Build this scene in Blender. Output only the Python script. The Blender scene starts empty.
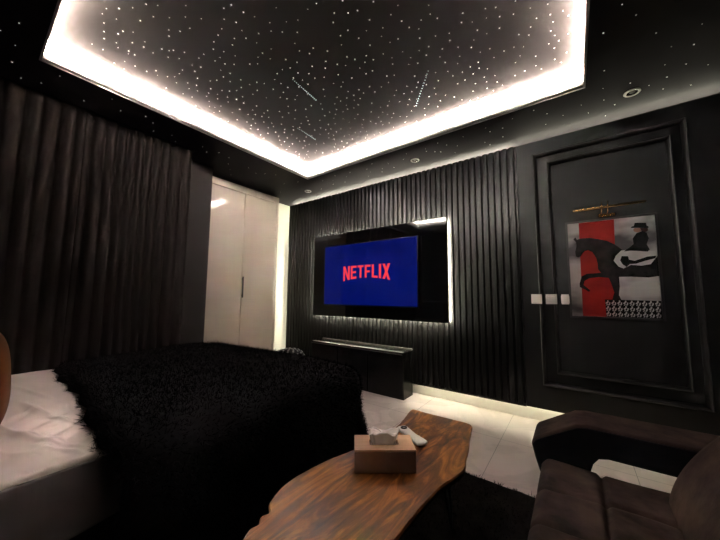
import bpy, math, random
import numpy as np
from mathutils import Vector, Matrix
random.seed(7); rng = np.random.default_rng(11)
sc = bpy.context.scene
COL = sc.collection
PI = math.pi

# ------------------------------------------------------------------ materials
def lin(c):
    return tuple((x/12.92 if x <= .04045 else ((x+.055)/1.055)**2.4) for x in c)
def mat(name, rgb, rough=.6, metal=0., spec=.5, emit=None, es=0., sample=True, coat=0., sheen=0.):
    m = bpy.data.materials.new(name); m.use_nodes = True
    b = m.node_tree.nodes['Principled BSDF']
    b.inputs['Base Color'].default_value = (*rgb, 1)
    b.inputs['Roughness'].default_value = rough
    b.inputs['Metallic'].default_value = metal
    b.inputs['Specular IOR Level'].default_value = spec
    if coat: b.inputs['Coat Weight'].default_value = coat; b.inputs['Coat Roughness'].default_value = .04
    if sheen: b.inputs['Sheen Weight'].default_value = sheen
    if emit:
        b.inputs['Emission Color'].default_value = (*emit, 1); b.inputs['Emission Strength'].default_value = es
        if not sample: m.cycles.emission_sampling = 'NONE'
    return m
def noise_mat(m, c1, c2, scale=(5, 5, 5), detail=5, lo=.35, hi=.65, bump=0., bscale=None, dist=0., coord='Object', rough=None):
    nt = m.node_tree; N = nt.nodes; L = nt.links; b = N['Principled BSDF']
    tc = N.new('ShaderNodeTexCoord'); mp = N.new('ShaderNodeMapping'); mp.inputs['Scale'].default_value = scale
    nz = N.new('ShaderNodeTexNoise'); nz.inputs['Scale'].default_value = 1; nz.inputs['Detail'].default_value = detail
    nz.inputs['Distortion'].default_value = dist
    cr = N.new('ShaderNodeValToRGB'); cr.color_ramp.elements[0].position = lo; cr.color_ramp.elements[1].position = hi
    cr.color_ramp.elements[0].color = (*c1, 1); cr.color_ramp.elements[1].color = (*c2, 1)
    L.new(tc.outputs[coord], mp.inputs[0]); L.new(mp.outputs[0], nz.inputs[0]); L.new(nz.outputs['Fac'], cr.inputs[0])
    L.new(cr.outputs[0], b.inputs['Base Color'])
    if rough:
        mr = N.new('ShaderNodeMapRange'); mr.inputs[3].default_value = rough[0]; mr.inputs[4].default_value = rough[1]
        L.new(nz.outputs['Fac'], mr.inputs[0]); L.new(mr.outputs[0], b.inputs['Roughness'])
    if bump:
        bp = N.new('ShaderNodeBump'); bp.inputs['Strength'].default_value = bump; bp.inputs['Distance'].default_value = .01
        n2 = N.new('ShaderNodeTexNoise'); n2.inputs['Scale'].default_value = bscale or 60; n2.inputs['Detail'].default_value = 4
        L.new(tc.outputs[coord], n2.inputs[0]); L.new(n2.outputs['Fac'], bp.inputs['Height']); L.new(bp.outputs[0], b.inputs['Normal'])
    return m

COVE_E, UP_E, HALO_E, SIDE_E, FOOT_E, TOP_E, PIC_E = 12., 4000., 700., 11., 18., 150., 45.
M = {}
M['soffit'] = mat('black_stretch_ceiling', (.034, .031, .034), .5, spec=.05)
M['starceil'] = mat('star_ceiling_film', (.0125, .0106, .0100), .85, spec=.005)
M['white_paint'] = mat('white_cove_paint', (.75, .73, .69), .6)
M['wall_dark'] = noise_mat(mat('charcoal_wall_paint', (.010, .010, .010), .5, spec=.2), (.0072, .007, .007), (.0088, .0085, .0085), (3, 3, 3))
M['wall_grey'] = mat('grey_wall_paint', (.016, .0125, .0118), .6, spec=.1)
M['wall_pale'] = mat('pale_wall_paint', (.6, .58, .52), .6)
M['slat'] = noise_mat(mat('charcoal_slat_lacquer', (.02, .02, .02), .38, spec=.25), (.0022, .0021, .0021), (.004, .0038, .0038), (40, 40, 1.5), rough=(.26, .40))
M['mould'] = mat('charcoal_moulding_paint', (.022, .0215, .0215), .4, spec=.25)
M['gloss_black'] = mat('black_gloss_glass', (.002, .002, .0022), .05, spec=.35)
M['console'] = mat('black_satin_laminate', (.004, .004, .004), .25, spec=.22)
M['trim_metal'] = mat('brushed_dark_metal_trim', (.09, .085, .075), .45, metal=.5)
M['bezel'] = mat('black_plastic_bezel', (.004, .004, .004), .3)
M['wardrobe'] = mat('gloss_cream_lacquer', (.47, .405, .34), .07, spec=.5)
M['gap'] = mat('dark_gap', (.01, .01, .01), .7)
M['handle'] = mat('black_metal', (.01, .01, .01), .3, metal=.4)
M['curtain'] = noise_mat(mat('dark_brown_black_curtain', (.02, .017, .016), .9, spec=.05), (.0088, .0064, .0056), (.0150, .0110, .0096), (30, 30, 3), bump=.12, bscale=350)
M['sheet'] = noise_mat(mat('satin_white_sheet', (.8, .72, .68), .42), (.76, .66, .62), (.82, .71, .67), (4, 4, 4), bump=.05, bscale=25)
M['mattress'] = mat('grey_satin_bed_side', (.15, .125, .125), .5)
M['bedframe'] = mat('black_bed_upholstery', (.003, .003, .003), .8, spec=.1)
M['fur'] = noise_mat(mat('black_faux_fur', (.002, .0018, .002), .8, spec=.03), (.001, .0009, .001), (.0045, .0039, .0042), (7, 7, 7))
M['rug'] = noise_mat(mat('black_shag_pile', (.003, .003, .003), .9, spec=.03), (.005, .0045, .004), (.015, .013, .0115), (9, 9, 9))
M['cushion'] = noise_mat(mat('rust_velvet', (.2, .07, .02), .7, spec=.1), (.075, .022, .006), (.11, .034, .009), (8, 8, 8))
M['sofa'] = noise_mat(mat('brown_velour', (.06, .04, .037), .75, spec=.15), (.014, .008, .0072), (.072, .046, .039), (9, 9, 9), detail=7, bump=.25, bscale=40)
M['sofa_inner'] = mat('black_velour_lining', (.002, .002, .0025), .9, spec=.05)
M['brass'] = mat('polished_brass', (.75, .52, .22), .22, metal=1.)
M['switch'] = mat('white_switch_plastic', (.85, .80, .75), .35)
M['frame'] = mat('black_picture_frame', (.006, .006, .006), .3)
M['tissue'] = mat('white_tissue_paper', (.8, .77, .76), .9)
M['remote'] = mat('white_remote_plastic', (.8, .78, .78), .3)
M['btn'] = mat('black_button_rubber', (.01, .01, .01), .5)
M['btn_grey'] = mat('grey_button_rubber', (.3, .3, .3), .5)
M['steel'] = mat('black_steel_rod', (.01, .01, .01), .4, metal=.5)
M['down_white'] = mat('downlight_trim_paint', (.72, .70, .66), .35)
M['down_in'] = mat('downlight_reflector', (.45, .43, .40), .2, metal=.8)
M['down_led'] = mat('downlight_lens', (.25, .24, .22), .3)
WARM, HALO, YEL = (1, .89, .79), (1, .955, .74), (1, .93, .62)
M['cove_glow'] = mat('cove_glow_band', (.8, .8, .8), .5, emit=WARM, es=COVE_E)
M['led_halo'] = mat('halo_led', (.8, .8, .8), .5, emit=HALO, es=HALO_E)
M['led_side'] = mat('side_led', (.8, .8, .8), .5, emit=HALO, es=SIDE_E)
M['led_foot'] = mat('skirting_led', (.8, .8, .8), .5, emit=YEL, es=FOOT_E)
M['led_pic'] = mat('picture_wall_led', (.8, .8, .8), .5, emit=HALO, es=PIC_E)
M['led_up'] = mat('upward_cove_led', (.8, .8, .8), .5, emit=WARM, es=UP_E)
M['led_top'] = mat('top_led', (.8, .8, .8), .5, emit=HALO, es=TOP_E)
M['star'] = mat('star_point', (.5, .5, .5), .5, emit=(1, .96, .9), es=.62, sample=False)
M['comet'] = mat('shooting_star_point', (.5, .5, .5), .5, emit=(.45, .85, .85), es=.8, sample=False)
M['screen'] = mat('lit_blue_screen', (.002, .002, .004), .12, spec=.2, emit=lin((0., .045, .335)), es=1.)
M['letters'] = mat('lit_red_letters', (.01, .002, .002), .3, emit=lin((.97, .24, .27)), es=1.)
M['silver'] = mat('silver_sequin', (.75, .74, .72), .45, metal=.7)
M['pouf'] = mat('black_pouffe_velvet', (.01, .01, .011), .6)

def translucent(name, rgb, trans, base):
    m = mat(name, rgb, .8); nt = m.node_tree; b = nt.nodes['Principled BSDF']; out = nt.nodes['Material Output']
    tr = nt.nodes.new('ShaderNodeBsdfTranslucent'); tr.inputs[0].default_value = (*trans, 1)
    b.inputs['Base Color'].default_value = (*base, 1)
    ad = nt.nodes.new('ShaderNodeAddShader'); nt.links.new(b.outputs[0], ad.inputs[0]); nt.links.new(tr.outputs[0], ad.inputs[1]); nt.links.new(ad.outputs[0], out.inputs[0])
    return m
M['lip'] = translucent('white_acrylic_lip', (.7, .7, .7), (.035, .034, .032), (.7, .68, .65))
M['tissue'] = translucent('white_tissue_paper', (.6, .6, .6), (.30, .285, .285), (.69, .66, .655))
def tile_floor():
    m = mat('pale_marble_tile', (.5, .46, .45), .22, spec=.5)
    nt = m.node_tree; N = nt.nodes; L = nt.links; b = N['Principled BSDF']
    tc = N.new('ShaderNodeTexCoord')
    mp = N.new('ShaderNodeMapping'); mp.inputs['Location'].default_value = (.525, -1.85, 0)
    br = N.new('ShaderNodeTexBrick'); br.offset = 0; br.inputs['Scale'].default_value = 1
    br.inputs['Brick Width'].default_value = .8; br.inputs['Row Height'].default_value = .8
    br.inputs['Mortar Size'].default_value = .0022; br.inputs['Mortar Smooth'].default_value = .1
    br.inputs['Color1'].default_value = (.78, .69, .655, 1); br.inputs['Color2'].default_value = (.78, .69, .655, 1)
    br.inputs['Mortar'].default_value = (.40, .36, .34, 1)
    nz = N.new('ShaderNodeTexNoise'); nz.inputs['Scale'].default_value = 2.2; nz.inputs['Detail'].default_value = 8
    nz.inputs['Distortion'].default_value = 1.6
    cr = N.new('ShaderNodeValToRGB'); cr.color_ramp.elements[0].position = .46; cr.color_ramp.elements[1].position = .52
    cr.color_ramp.elements[0].color = (.88, .88, .88, 1); cr.color_ramp.elements[1].color = (1, 1, 1, 1)
    mx = N.new('ShaderNodeMix'); mx.data_type = 'RGBA'; mx.blend_type = 'MULTIPLY'; mx.inputs['Factor'].default_value = 1
    L.new(tc.outputs['Object'], mp.inputs[0]); L.new(mp.outputs[0], br.inputs[0]); L.new(tc.outputs['Object'], nz.inputs[0])
    L.new(nz.outputs['Fac'], cr.inputs[0]); L.new(br.outputs['Color'], mx.inputs[6]); L.new(cr.outputs[0], mx.inputs[7])
    L.new(mx.outputs[2], b.inputs['Base Color'])
    return m
M['floor'] = tile_floor()

def wood(name, dark, mid, light, rough=.3, scale=(14, 1.6, 6), bump=.15, dist=1.5):
    m = mat(name, mid, rough)
    nt = m.node_tree; N = nt.nodes; L = nt.links; b = N['Principled BSDF']
    tc = N.new('ShaderNodeTexCoord'); mp = N.new('ShaderNodeMapping'); mp.inputs['Scale'].default_value = scale
    nz = N.new('ShaderNodeTexNoise'); nz.inputs['Scale'].default_value = 1; nz.inputs['Detail'].default_value = 9
    nz.inputs['Roughness'].default_value = .62; nz.inputs['Distortion'].default_value = dist
    cr = N.new('ShaderNodeValToRGB'); e = cr.color_ramp.elements
    e[0].position = .33; e[0].color = (*dark, 1); e[1].position = .68; e[1].color = (*light, 1)
    k = e.new(.5); k.color = (*mid, 1)
    L.new(tc.outputs['Object'], mp.inputs[0]); L.new(mp.outputs[0], nz.inputs[0]); L.new(nz.outputs['Fac'], cr.inputs[0])
    L.new(cr.outputs[0], b.inputs['Base Color'])
    bp = N.new('ShaderNodeBump'); bp.inputs['Strength'].default_value = bump; bp.inputs['Distance'].default_value = .01
    L.new(nz.outputs['Fac'], bp.inputs['Height']); L.new(bp.outputs[0], b.inputs['Normal'])
    return m
M['slab'] = wood('live_edge_walnut', (.035, .009, .002), (.17, .050, .007), (.54, .19, .036), .36, (11, 2.3, 6), .12, 2.6)
M['slab'].node_tree.nodes['Principled BSDF'].inputs['Specular IOR Level'].default_value = .3
M['bark'] = wood('dark_live_edge_bark', (.008, .003, .001), (.02, .008, .003), (.04, .017, .007), .6, (6, 6, 20), .5)
M['box_wood'] = wood('light_beech_veneer', (.66, .39, .25), (.74, .46, .30), (.80, .52, .34), .45, (3, 30, 3), .03)
M['box_shaded'] = wood('shaded_box_veneer', (.20, .125, .095), (.25, .16, .12), (.29, .19, .145), .5, (3, 30, 3), .03)  # shade on the box sides put into a darker wood colour
M['print'] = noise_mat(mat('grey_print_paper', (.4, .38, .38), .45, spec=.08), (.05, .045, .05), (.34, .32, .325), (1.2, 1.2, 2.4), lo=.40, hi=.52, detail=4)
M['p_red'] = noise_mat(mat('red_print_ink', (.3, .02, .015), .45, spec=.08), (.15, .006, .005), (.23, .013, .009), (3, 3, 5))
M['p_black'] = noise_mat(mat('black_print_ink', (.008, .007, .007), .5, spec=.03), (.002, .002, .002), (.012, .010, .010), (14, 14, 14))
M['p_ink'] = mat('solid_black_print_ink', (.004, .004, .004), .5, spec=.03)
M['p_white'] = mat('white_print_ink', (.38, .36, .36), .45, spec=.08)
M['p_skin'] = mat('tan_print_ink', (.18, .09, .06), .45, spec=.08)
M['p_hair'] = mat('brown_print_ink', (.03, .009, .006), .45, spec=.08)

# ------------------------------------------------------------------ mesh helpers
class MB:
    def __init__(s): s.v = []; s.f = []; s.mi = []
    def add(s, vs, fs, k=0):
        o = len(s.v); s.v += [tuple(map(float, p)) for p in vs]; s.f += [tuple(i+o for i in f) for f in fs]; s.mi += [k]*len(fs); return s
    def box(s, x0, x1, y0, y1, z0, z1, k=0):
        return s.add([(x0,y0,z0),(x1,y0,z0),(x1,y1,z0),(x0,y1,z0),(x0,y0,z1),(x1,y0,z1),(x1,y1,z1),(x0,y1,z1)],
              [(0,3,2,1),(4,5,6,7),(0,1,5,4),(1,2,6,5),(2,3,7,6),(3,0,4,7)], k)
    def prism(s, pts, a0, a1, axis, k=0):
        """2D polygon extruded along an axis: 'y' takes (x,z), 'z' takes (x,y), 'x' takes (y,z)"""
        def P(p, a): return {'y': (p[0], a, p[1]), 'z': (p[0], p[1], a), 'x': (a, p[0], p[1])}[axis]
        n = len(pts); vs = [P(p, a0) for p in pts]+[P(p, a1) for p in pts]
        return s.add(vs, [tuple(range(n))[::-1], tuple(range(n, 2*n))]+[(i, (i+1) % n, n+(i+1) % n, n+i) for i in range(n)], k)
    def tube(s, path, r, n=10, k=0):
        path = [Vector(p) for p in path]; rings = []
        for i, p in enumerate(path):
            t = (path[min(i+1, len(path)-1)]-path[max(i-1, 0)]).normalized()
            a = t.cross(Vector((0, 0, 1))); a = a if a.length > .1 else t.cross(Vector((1, 0, 0)))
            a.normalize(); c = t.cross(a)
            rr = r[i] if isinstance(r, (list, tuple)) else r
            rings.append([p+rr*(math.cos(2*PI*j/n)*a+math.sin(2*PI*j/n)*c) for j in range(n)])
        vs = [v for R in rings for v in R]; m = len(rings)
        fs = [(i*n+j, i*n+(j+1) % n, (i+1)*n+(j+1) % n, (i+1)*n+j) for i in range(m-1) for j in range(n)]
        return s.add(vs, fs+[tuple(range(n))[::-1], tuple((m-1)*n+j for j in range(n))], k)
    def lathe(s, c, prof, n=32, k=0):
        vs = [(c[0]+r*math.cos(2*PI*j/n), c[1]+r*math.sin(2*PI*j/n), c[2]+z) for r, z in prof for j in range(n)]
        return s.add(vs, [(i*n+j, i*n+(j+1) % n, (i+1)*n+(j+1) % n, (i+1)*n+j) for i in range(len(prof)-1) for j in range(n)], k)
    def grid(s, rows, closed=False, k=0):
        n = len(rows[0]); m = len(rows)
        fs = [(i*n+j, i*n+j+1, (i+1)*n+j+1, (i+1)*n+j) for i in range(m-1) for j in range(n-1)]
        if closed: fs += [(i*n+n-1, i*n, (i+1)*n, (i+1)*n+n-1) for i in range(m-1)]
        return s.add([p for r in rows for p in r], fs, k)
    def build(s, name, m, parent=None, smooth=False, bevel=0, seg=2, recalc=True, origin=None, mats=None, angle=None):
        me = bpy.data.meshes.new(name)
        v = np.array(s.v, float)
        if origin is None and parent is None: origin = (v.min(0)+v.max(0))/2*np.array([1, 1, 0])+np.array([0, 0, v[:, 2].min()])
        off = np.array(origin if origin is not None else (0, 0, 0), float)
        base = Vector(parent.location) if parent is not None else None
        if parent is not None:
            pl = Vector((0, 0, 0)); q = parent
            while q is not None: pl += q.location; q = q.parent
            off = np.array(pl)
        me.from_pydata((v-off).tolist(), [], s.f); me.update()
        o = bpy.data.objects.new(name, me); COL.objects.link(o)
        if parent is not None: o.parent = parent
        else: o.location = off
        for mm in (mats or [m]): me.materials.append(mm)
        if mats: me.polygons.foreach_set('material_index', s.mi)
        if recalc:
            import bmesh
            bm = bmesh.new(); bm.from_mesh(me); bmesh.ops.recalc_face_normals(bm, faces=bm.faces); bm.to_mesh(me); bm.free()
        if smooth: me.polygons.foreach_set('use_smooth', [True]*len(me.polygons))
        if bevel:
            b = o.modifiers.new('bevel', 'BEVEL'); b.width = bevel; b.segments = seg; b.limit_method = 'ANGLE'; b.angle_limit = math.radians(angle or 35)
            b.harden_normals = False
        return o
def tag(o, label, cat, group=None, kind=None):
    o['label'] = label; o['category'] = cat
    if group: o['group'] = group
    if kind: o['kind'] = kind
    return o
def struct(o, label, cat):
    return tag(o, label, cat, kind='structure')
def empty(name, loc, label, cat, group=None):
    o = bpy.data.objects.new(name, None); COL.objects.link(o); o.location = loc; o.empty_display_size = .1
    return tag(o, label, cat, group)
def B(*a): return MB().box(*a)
def fbm(x, y, seed=0, octs=4):
    r = np.random.default_rng(seed); t = 0*x; amp = 1.
    for k in range(octs):
        for _ in range(3):
            a = r.uniform(0, 2*PI); f = 2**k*r.uniform(.7, 1.4); t = t+amp*np.sin(f*(x*np.cos(a)+y*np.sin(a))+r.uniform(0, 6))
        amp *= .5
    return t/4

# ------------------------------------------------------------------ room shell
H = 2.70; ZU = 2.875
XL, XR, YF, YB = -3.95, 1.0, -.62, 3.285     # room limits
CX0, CX1, CY0, CY1 = -2.803, .131, .189, 2.611   # opening of the ceiling recess
TR = .034
struct(B(XL-.1, XR+.1, YF-.1, YB+.1, -.1, 0).build('floor', M['floor'], origin=(0, 0, 0)), 'pale polished marble tile floor with thin grout lines', 'floor')
def ring(mb, x0, x1, y0, y1, a0, a1, b0, b1, z0, z1):
    """frame between outer rectangle (x,y) and inner rectangle (a,b)"""
    o = [(x0, y0), (x1, y0), (x1, y1), (x0, y1)]; i = [(a0, b0), (a1, b0), (a1, b1), (a0, b1)]
    vs = [(*p, z) for z in (z0, z1) for p in o+i]; fs = []
    for k in range(4):
        n = (k+1) % 4
        fs += [(k, n, 4+n, 4+k), (8+k, 12+k, 12+n, 8+n), (k, 8+k, 8+n, n), (4+k, 4+n, 12+n, 12+k)]
    return mb.add(vs, fs)
struct(ring(MB(), XL-.1, XR+.1, YF-.1, YB+.1, CX0, CX1, CY0, CY1, H, H+.022).build('ceiling', M['soffit'], origin=(0, 0, H)), 'matte black lowered ceiling border around the lit recess', 'ceiling')
struct(B(CX0-TR-.05, CX1+TR+.05, CY0-TR-.05, CY1+TR+.05, ZU, ZU+.05).build('ceiling_recess', M['starceil'], origin=(0, 0, ZU)), 'black star ceiling inside the lit recess', 'ceiling')
struct(ring(MB(), CX0-TR-.03, CX1+TR+.03, CY0-TR-.03, CY1+TR+.03, CX0-TR, CX1+TR, CY0-TR, CY1+TR, H+.022, ZU).build('trim_1', M['white_paint'], origin=(0, 0, H)), 'white upright wall of the ceiling recess', 'trim')
struct(ring(MB(), CX0-.012, CX1+.012, CY0-.012, CY1+.012, CX0, CX1, CY0, CY1, H-.002, H+.047).build('trim_2', M['lip'], origin=(0, 0, H)), 'thin white lip edging the ceiling recess', 'trim')
t = ring(MB(), CX0-TR+.002, CX1+TR-.002, CY0-TR+.002, CY1+TR-.002, CX0-TR+.010, CX1+TR-.010, CY0-TR+.010, CY1+TR-.010, H+.024, ZU-.003).build('led_or_glow_strip', M['cove_glow'])  # upright made to glow, standing in for cove light on its wall
tag(t, 'broad white band made to glow like the lit upright of the ceiling recess', 'strip light')
t = ring(MB(), CX0-.021, CX1+.021, CY0-.021, CY1+.021, CX0-.013, CX1+.013, CY0-.013, CY1+.013, ZU-.066, ZU-.064).build('led_or_glow_strip', M['led_up'])
ch = MB(); ring(ch, CX0-.0235, CX1+.0235, CY0-.0235, CY1+.0235, CX0-.011, CX1+.011, CY0-.011, CY1+.011, ZU-.069, ZU-.0665)  # channel added so the strip above sends light only upward
ring(ch, CX0-.0130, CX1+.0130, CY0-.0130, CY1+.0130, CX0-.011, CX1+.011, CY0-.011, CY1+.011, ZU-.0665, ZU-.063)
struct(ch.build('added_channel', M['white_paint'], origin=(0, 0, ZU-.07)), 'thin white channel added below the upward strip light to shield the room', 'trim')
tag(t, 'glowing white strip light hidden behind the lip of the ceiling recess', 'strip light')

struct(B(XL-.1, XR+.1, YB, YB+.1, 0, H).build('wall_back', M['wall_dark']), 'dark wall behind the slatted panel and picture', 'wall')
struct(B(XR, XR+.1, YF, YB, 0, H).build('wall_right', M['wall_dark']), 'plain charcoal wall behind the sofa', 'wall')
struct(B(XL-.1, XR+.1, YF-.1, YF, 0, H).build('wall_front', M['wall_dark']), 'plain charcoal wall behind the bed head', 'wall')
wl = MB().prism([(XL-.1, YF), (-3.5, YF), (-3.5, 1.695), (XL, 1.695), (XL, 1.70), (XL-.1, 1.70)], 0, H, 'z')
struct(wl.build('wall_left', M['wall_grey']), 'dark grey wall strip between the curtains and the cream wardrobe', 'wall')
struct(B(XL-.1, XL, 1.70, YB, 0, H).build('wall_recess', M['wall_pale']), 'pale wall strip lit beside the cream wardrobe', 'wall')
struct(B(-3.84, XR, 3.258, YB, 0, .20).build('baseboard_back', M['white_paint']), 'white skirting lit along the foot of the back wall', 'baseboard')

# picture wall panel (proud of the back wall) with its two moulding frames
PX0, PY = -.40, 3.20
clad = struct(B(PX0, XR, PY, 3.222, .127, 2.655).build('wall_cladding', M['wall_dark']), 'plain charcoal panelled wall carrying the horse picture', 'wall')
def mould(x0, x1, z0, z1, w, name, label):
    mb = MB(); prof = [(0, 0), (.0, .042), (.006, .050), (w-.008, .042), (w, .014), (w, 0)]   # (inward, out)
    # four mitred lengths
    c = [(x0, z0, 1, 1), (x1, z0, -1, 1), (x1, z1, -1, -1), (x0, z1, 1, -1)]
    rows = [[(cx+sx*a, PY-b, cz+sz*a) for a, b in prof] for cx, cz, sx, sz in c]; rows.append(rows[0])
    mb.grid(rows)
    return struct(mb.build(name, M['mould']), label, 'moulding')
mould(-.258, .758, .348, 2.518, .028, 'trim_3', 'larger charcoal moulding frame on the picture wall')
mould(-.146, .669, .467, 2.409, .024, 'trim_4', 'smaller charcoal moulding frame close around the horse picture')
t = B(PX0+.01, XR-.02, 3.226, 3.238, 2.652, 2.660).build('led_or_glow_strip', M['led_pic'], clad)

# ------------------------------------------------------------------ slat panel
SX0, SX1, SY = -3.838, -.405, 3.178
sp = empty('slat_panel', ((SX0+SX1)/2, 3.22, .134), 'black vertical slat panel covering the wall behind the television', 'wall panel')
mb = B(SX0, SX1, 3.205, 3.226, .134, 2.66)
mb.build('backing_board', M['slat'], sp)
mb = MB(); n = 54; p = (SX1-SX0)/n
for i in range(n):
    x = SX0+i*p
    mb.prism([(x, 3.206), (x+.002, SY+.004), (x+.006, SY), (x+p*.70-.004, SY), (x+p*.70, SY+.004), (x+p*.70+.002, 3.206)], .135, 2.659, 'z')
mb.build('slats', M['slat'], sp)
B(SX0, SX1, SY+.001, 3.2055, .126, .146).build('bottom_rail', M['slat'], sp)
B(SX1+.0003, PX0-.0003, SY+.002, 3.229, .126, 2.655).build('end_trim', M['slat'], sp)
B(SX0+.02, SX1-.02, 3.228, 3.240, 2.640, 2.657).build('ceiling_led_strip', M['led_top'], sp)
B(SX0-.004, SX0-.001, 3.208, 3.224, .2, 2.62).build('side_led_strip', M['led_side'], sp)
t = B(-1.50, XR-.02, 3.230, 3.240, .142, .152).build('led_or_glow_strip', M['led_foot'])
tag(t, 'warm strip light glowing along the skirting under the panels', 'strip light')

# ------------------------------------------------------------------ television panel and television
TX0, TX1, TZ0, TZ1 = -3.165, -1.102, .853, 2.030
tp = empty('television_backing_panel', ((TX0+TX1)/2, 3.13, TZ0), 'glossy black wall panel with glowing edges behind the television', 'wall panel')
B(TX0, TX1, 3.118, 3.140, TZ0, TZ1).build('gloss_panel', M['gloss_black'], tp, bevel=.003)
B(TX0+.07, TX1-.07, 3.141, 3.177, TZ0+.07, TZ1-.07).build('spacer_frame', M['gap'], tp)
e = .012
for x0, x1, z0, z1 in ((TX0+e, TX1-e, TZ1-e-.012, TZ1-e), (TX0+e, TX1-e, TZ0+e, TZ0+e+.012), (TX0+e, TX0+e+.012, TZ0+e+.014, TZ1-e-.014), (TX1-e-.012, TX1-e, TZ0+e+.014, TZ1-e-.014)):
    B(x0, x1, 3.1405, 3.147, z0, z1).build('edge_led_strip', M['led_halo'], tp)
VX0, VX1, VZ0, VZ1 = -2.878, -1.436, 1.024, 1.838
tv = empty('tv_set', ((VX0+VX1)/2, 3.09, VZ0), 'flat television showing red letters on a blue screen', 'television')
B(VX0-.009, VX1+.009, 3.062, 3.082, VZ0-.016, VZ1+.009).build('bezel', M['bezel'], tv, bevel=.004)
B(VX0+.2, VX1-.2, 3.082, 3.1175, VZ0+.1, VZ1-.1).build('rear_housing', M['bezel'], tv)
s_ = B(VX0, VX1, 3.0585, 3.0615, VZ0, VZ1).build('screen', M['screen'], tv)
# lettering: seven condensed capitals whose feet follow a shallow arch
LX0, LX1, LZT, LZB, ARCH = -2.530, -1.790, 1.543, 1.336, .043
G = {'N': (1.0, [[(0,0),(.27,0),(.27,1),(0,1)], [(.73,0),(1,0),(1,1),(.73,1)], [(.0,1),(.30,1),(1.,0),(.70,0)]]),
     'E': (.86, [[(0,0),(.32,0),(.32,1),(0,1)], [(.3,.84),(1,.84),(1,1),(.3,1)], [(.3,.42),(.9,.42),(.9,.58),(.3,.58)], [(.3,0),(1,0),(1,.16),(.3,.16)]]),
     'T': (.86, [[(0,.84),(1,.84),(1,1),(0,1)], [(.34,0),(.66,0),(.66,.85),(.34,.85)]]),
     'F': (.82, [[(0,0),(.34,0),(.34,1),(0,1)], [(.3,.84),(1,.84),(1,1),(.3,1)], [(.3,.40),(.88,.40),(.88,.56),(.3,.56)]]),
     'L': (.80, [[(0,0),(.35,0),(.35,1),(0,1)], [(.3,0),(1,0),(1,.16),(.3,.16)]]),
     'I': (.30, [[(0,0),(1,0),(1,1),(0,1)]]),
     'X': (1.0, [[(0,1),(.32,1),(1,0),(.68,0)], [(.68,1),(1,1),(.32,0),(0,0)]])}
word = 'NETFLIX'; gapw = .17; tot = sum(G[c][0] for c in word)+gapw*(len(word)-1); u = 0
mb = MB(); lay = 0
for c in word:
    w, polys = G[c]
    for q, poly in enumerate(polys):
        pts = []
        m_ = len(poly)
        for a in range(m_):           # subdivide so that feet follow the arch
            for k in range(3):
                p0, p1 = poly[a], poly[(a+1) % m_]; pts.append((p0[0]+(p1[0]-p0[0])*k/3, p0[1]+(p1[1]-p0[1])*k/3))
        out = []
        for a, b_ in pts:
            f = (u+a*w)/tot; x = LX0+(LX1-LX0)*f
            zb = LZB+ARCH*(1-(2*f-1)**2); out.append((x, zb+(LZT-zb)*b_))
        mb.prism(out, 3.0580-q*.0002, 3.0590, 'y')
    u += w+gapw
lt = mb.build('screen_lettering', M['letters'], s_); lt['label'] = 'glowing red capital letters'

# ------------------------------------------------------------------ media console
KX0, KX1, KY0, KY1, KZ = -2.985, -1.556, 2.933, 3.172, .522
co = empty('media_console', ((KX0+KX1)/2, 3.05, 0), 'low black media console on the floor under the television', 'cabinet')
B(KX0, KX1, KY0+.012, KY1, .0, KZ-.03).build('body', M['console'], co, bevel=.003)
w3 = (KX1-KX0)/3
for i in range(3):
    B(KX0+.004+i*w3, KX0+w3*(i+1)-.004, KY0, KY0+.011, .012, KZ-.034).build('drawer_front', M['console'], co, bevel=.002)
B(KX0-.002, KX1+.002, KY0-.002, KY1+.002, KZ-.029, KZ-.012).build('top', M['console'], co, bevel=.003)
o = MB().prism([(KY0-.004, KZ-.030), (KY0+.050, KZ-.004), (KY0+.050, KZ-.011), (KY0+.012, KZ-.0115), (KY0-.002, KZ-.034)], KX0-.002, KX1-.01, 'x').build('front_trim', M['trim_metal'], co); o['label'] = 'pale metal front trim'
o = B(KX0-.002, KX1+.002, KY1-.022, KY1+.001, KZ-.012, KZ+.008).build('rear_trim', M['trim_metal'], co, bevel=.002); o['label'] = 'pale metal rear trim'

# ------------------------------------------------------------------ wardrobe
WX, WY0, WY1, WS, WT = -3.684, 1.705, 2.838, 2.256, 2.672
wd = empty('wardrobe', (-3.8, 2.27, 0), 'tall glossy cream two-door wardrobe built in beside the curtains', 'wardrobe')
B(XL+.001, WX-.021, WY0, WY1, 0, WT).build('carcass', M['wardrobe'], wd)
B(WX-.020, WX, WY0, WY1, 2.575, WT).build('top_panel', M['wardrobe'], wd, bevel=.002)
B(WX-.020, WX, WY0, WY1, 0, .07).build('plinth', M['wardrobe'], wd, bevel=.002)
B(WX-.020, WX, WY0+.0, WS-.0025, .074, 2.571).build('door', M['wardrobe'], wd, bevel=.002)
d2 = B(WX-.020, WX, WS+.0025, WY1-.05, .074, 2.571).build('door', M['wardrobe'], wd, bevel=.002)
B(WX-.020, WX-.001, WY1-.046, WY1, .074, 2.571).build('side_filler', M['wardrobe'], wd, bevel=.002)
mb = B(WX+.016, WX+.024, WS+.0, WS+.018, 1.105, 1.395); mb.box(WX-.001, WX+.017, WS+.004, WS+.014, 1.13, 1.145); mb.box(WX-.001, WX+.017, WS+.004, WS+.014, 1.355, 1.37)
o = mb.build('handle', M['handle'], d2); o['label'] = 'slim black handle'

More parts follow.
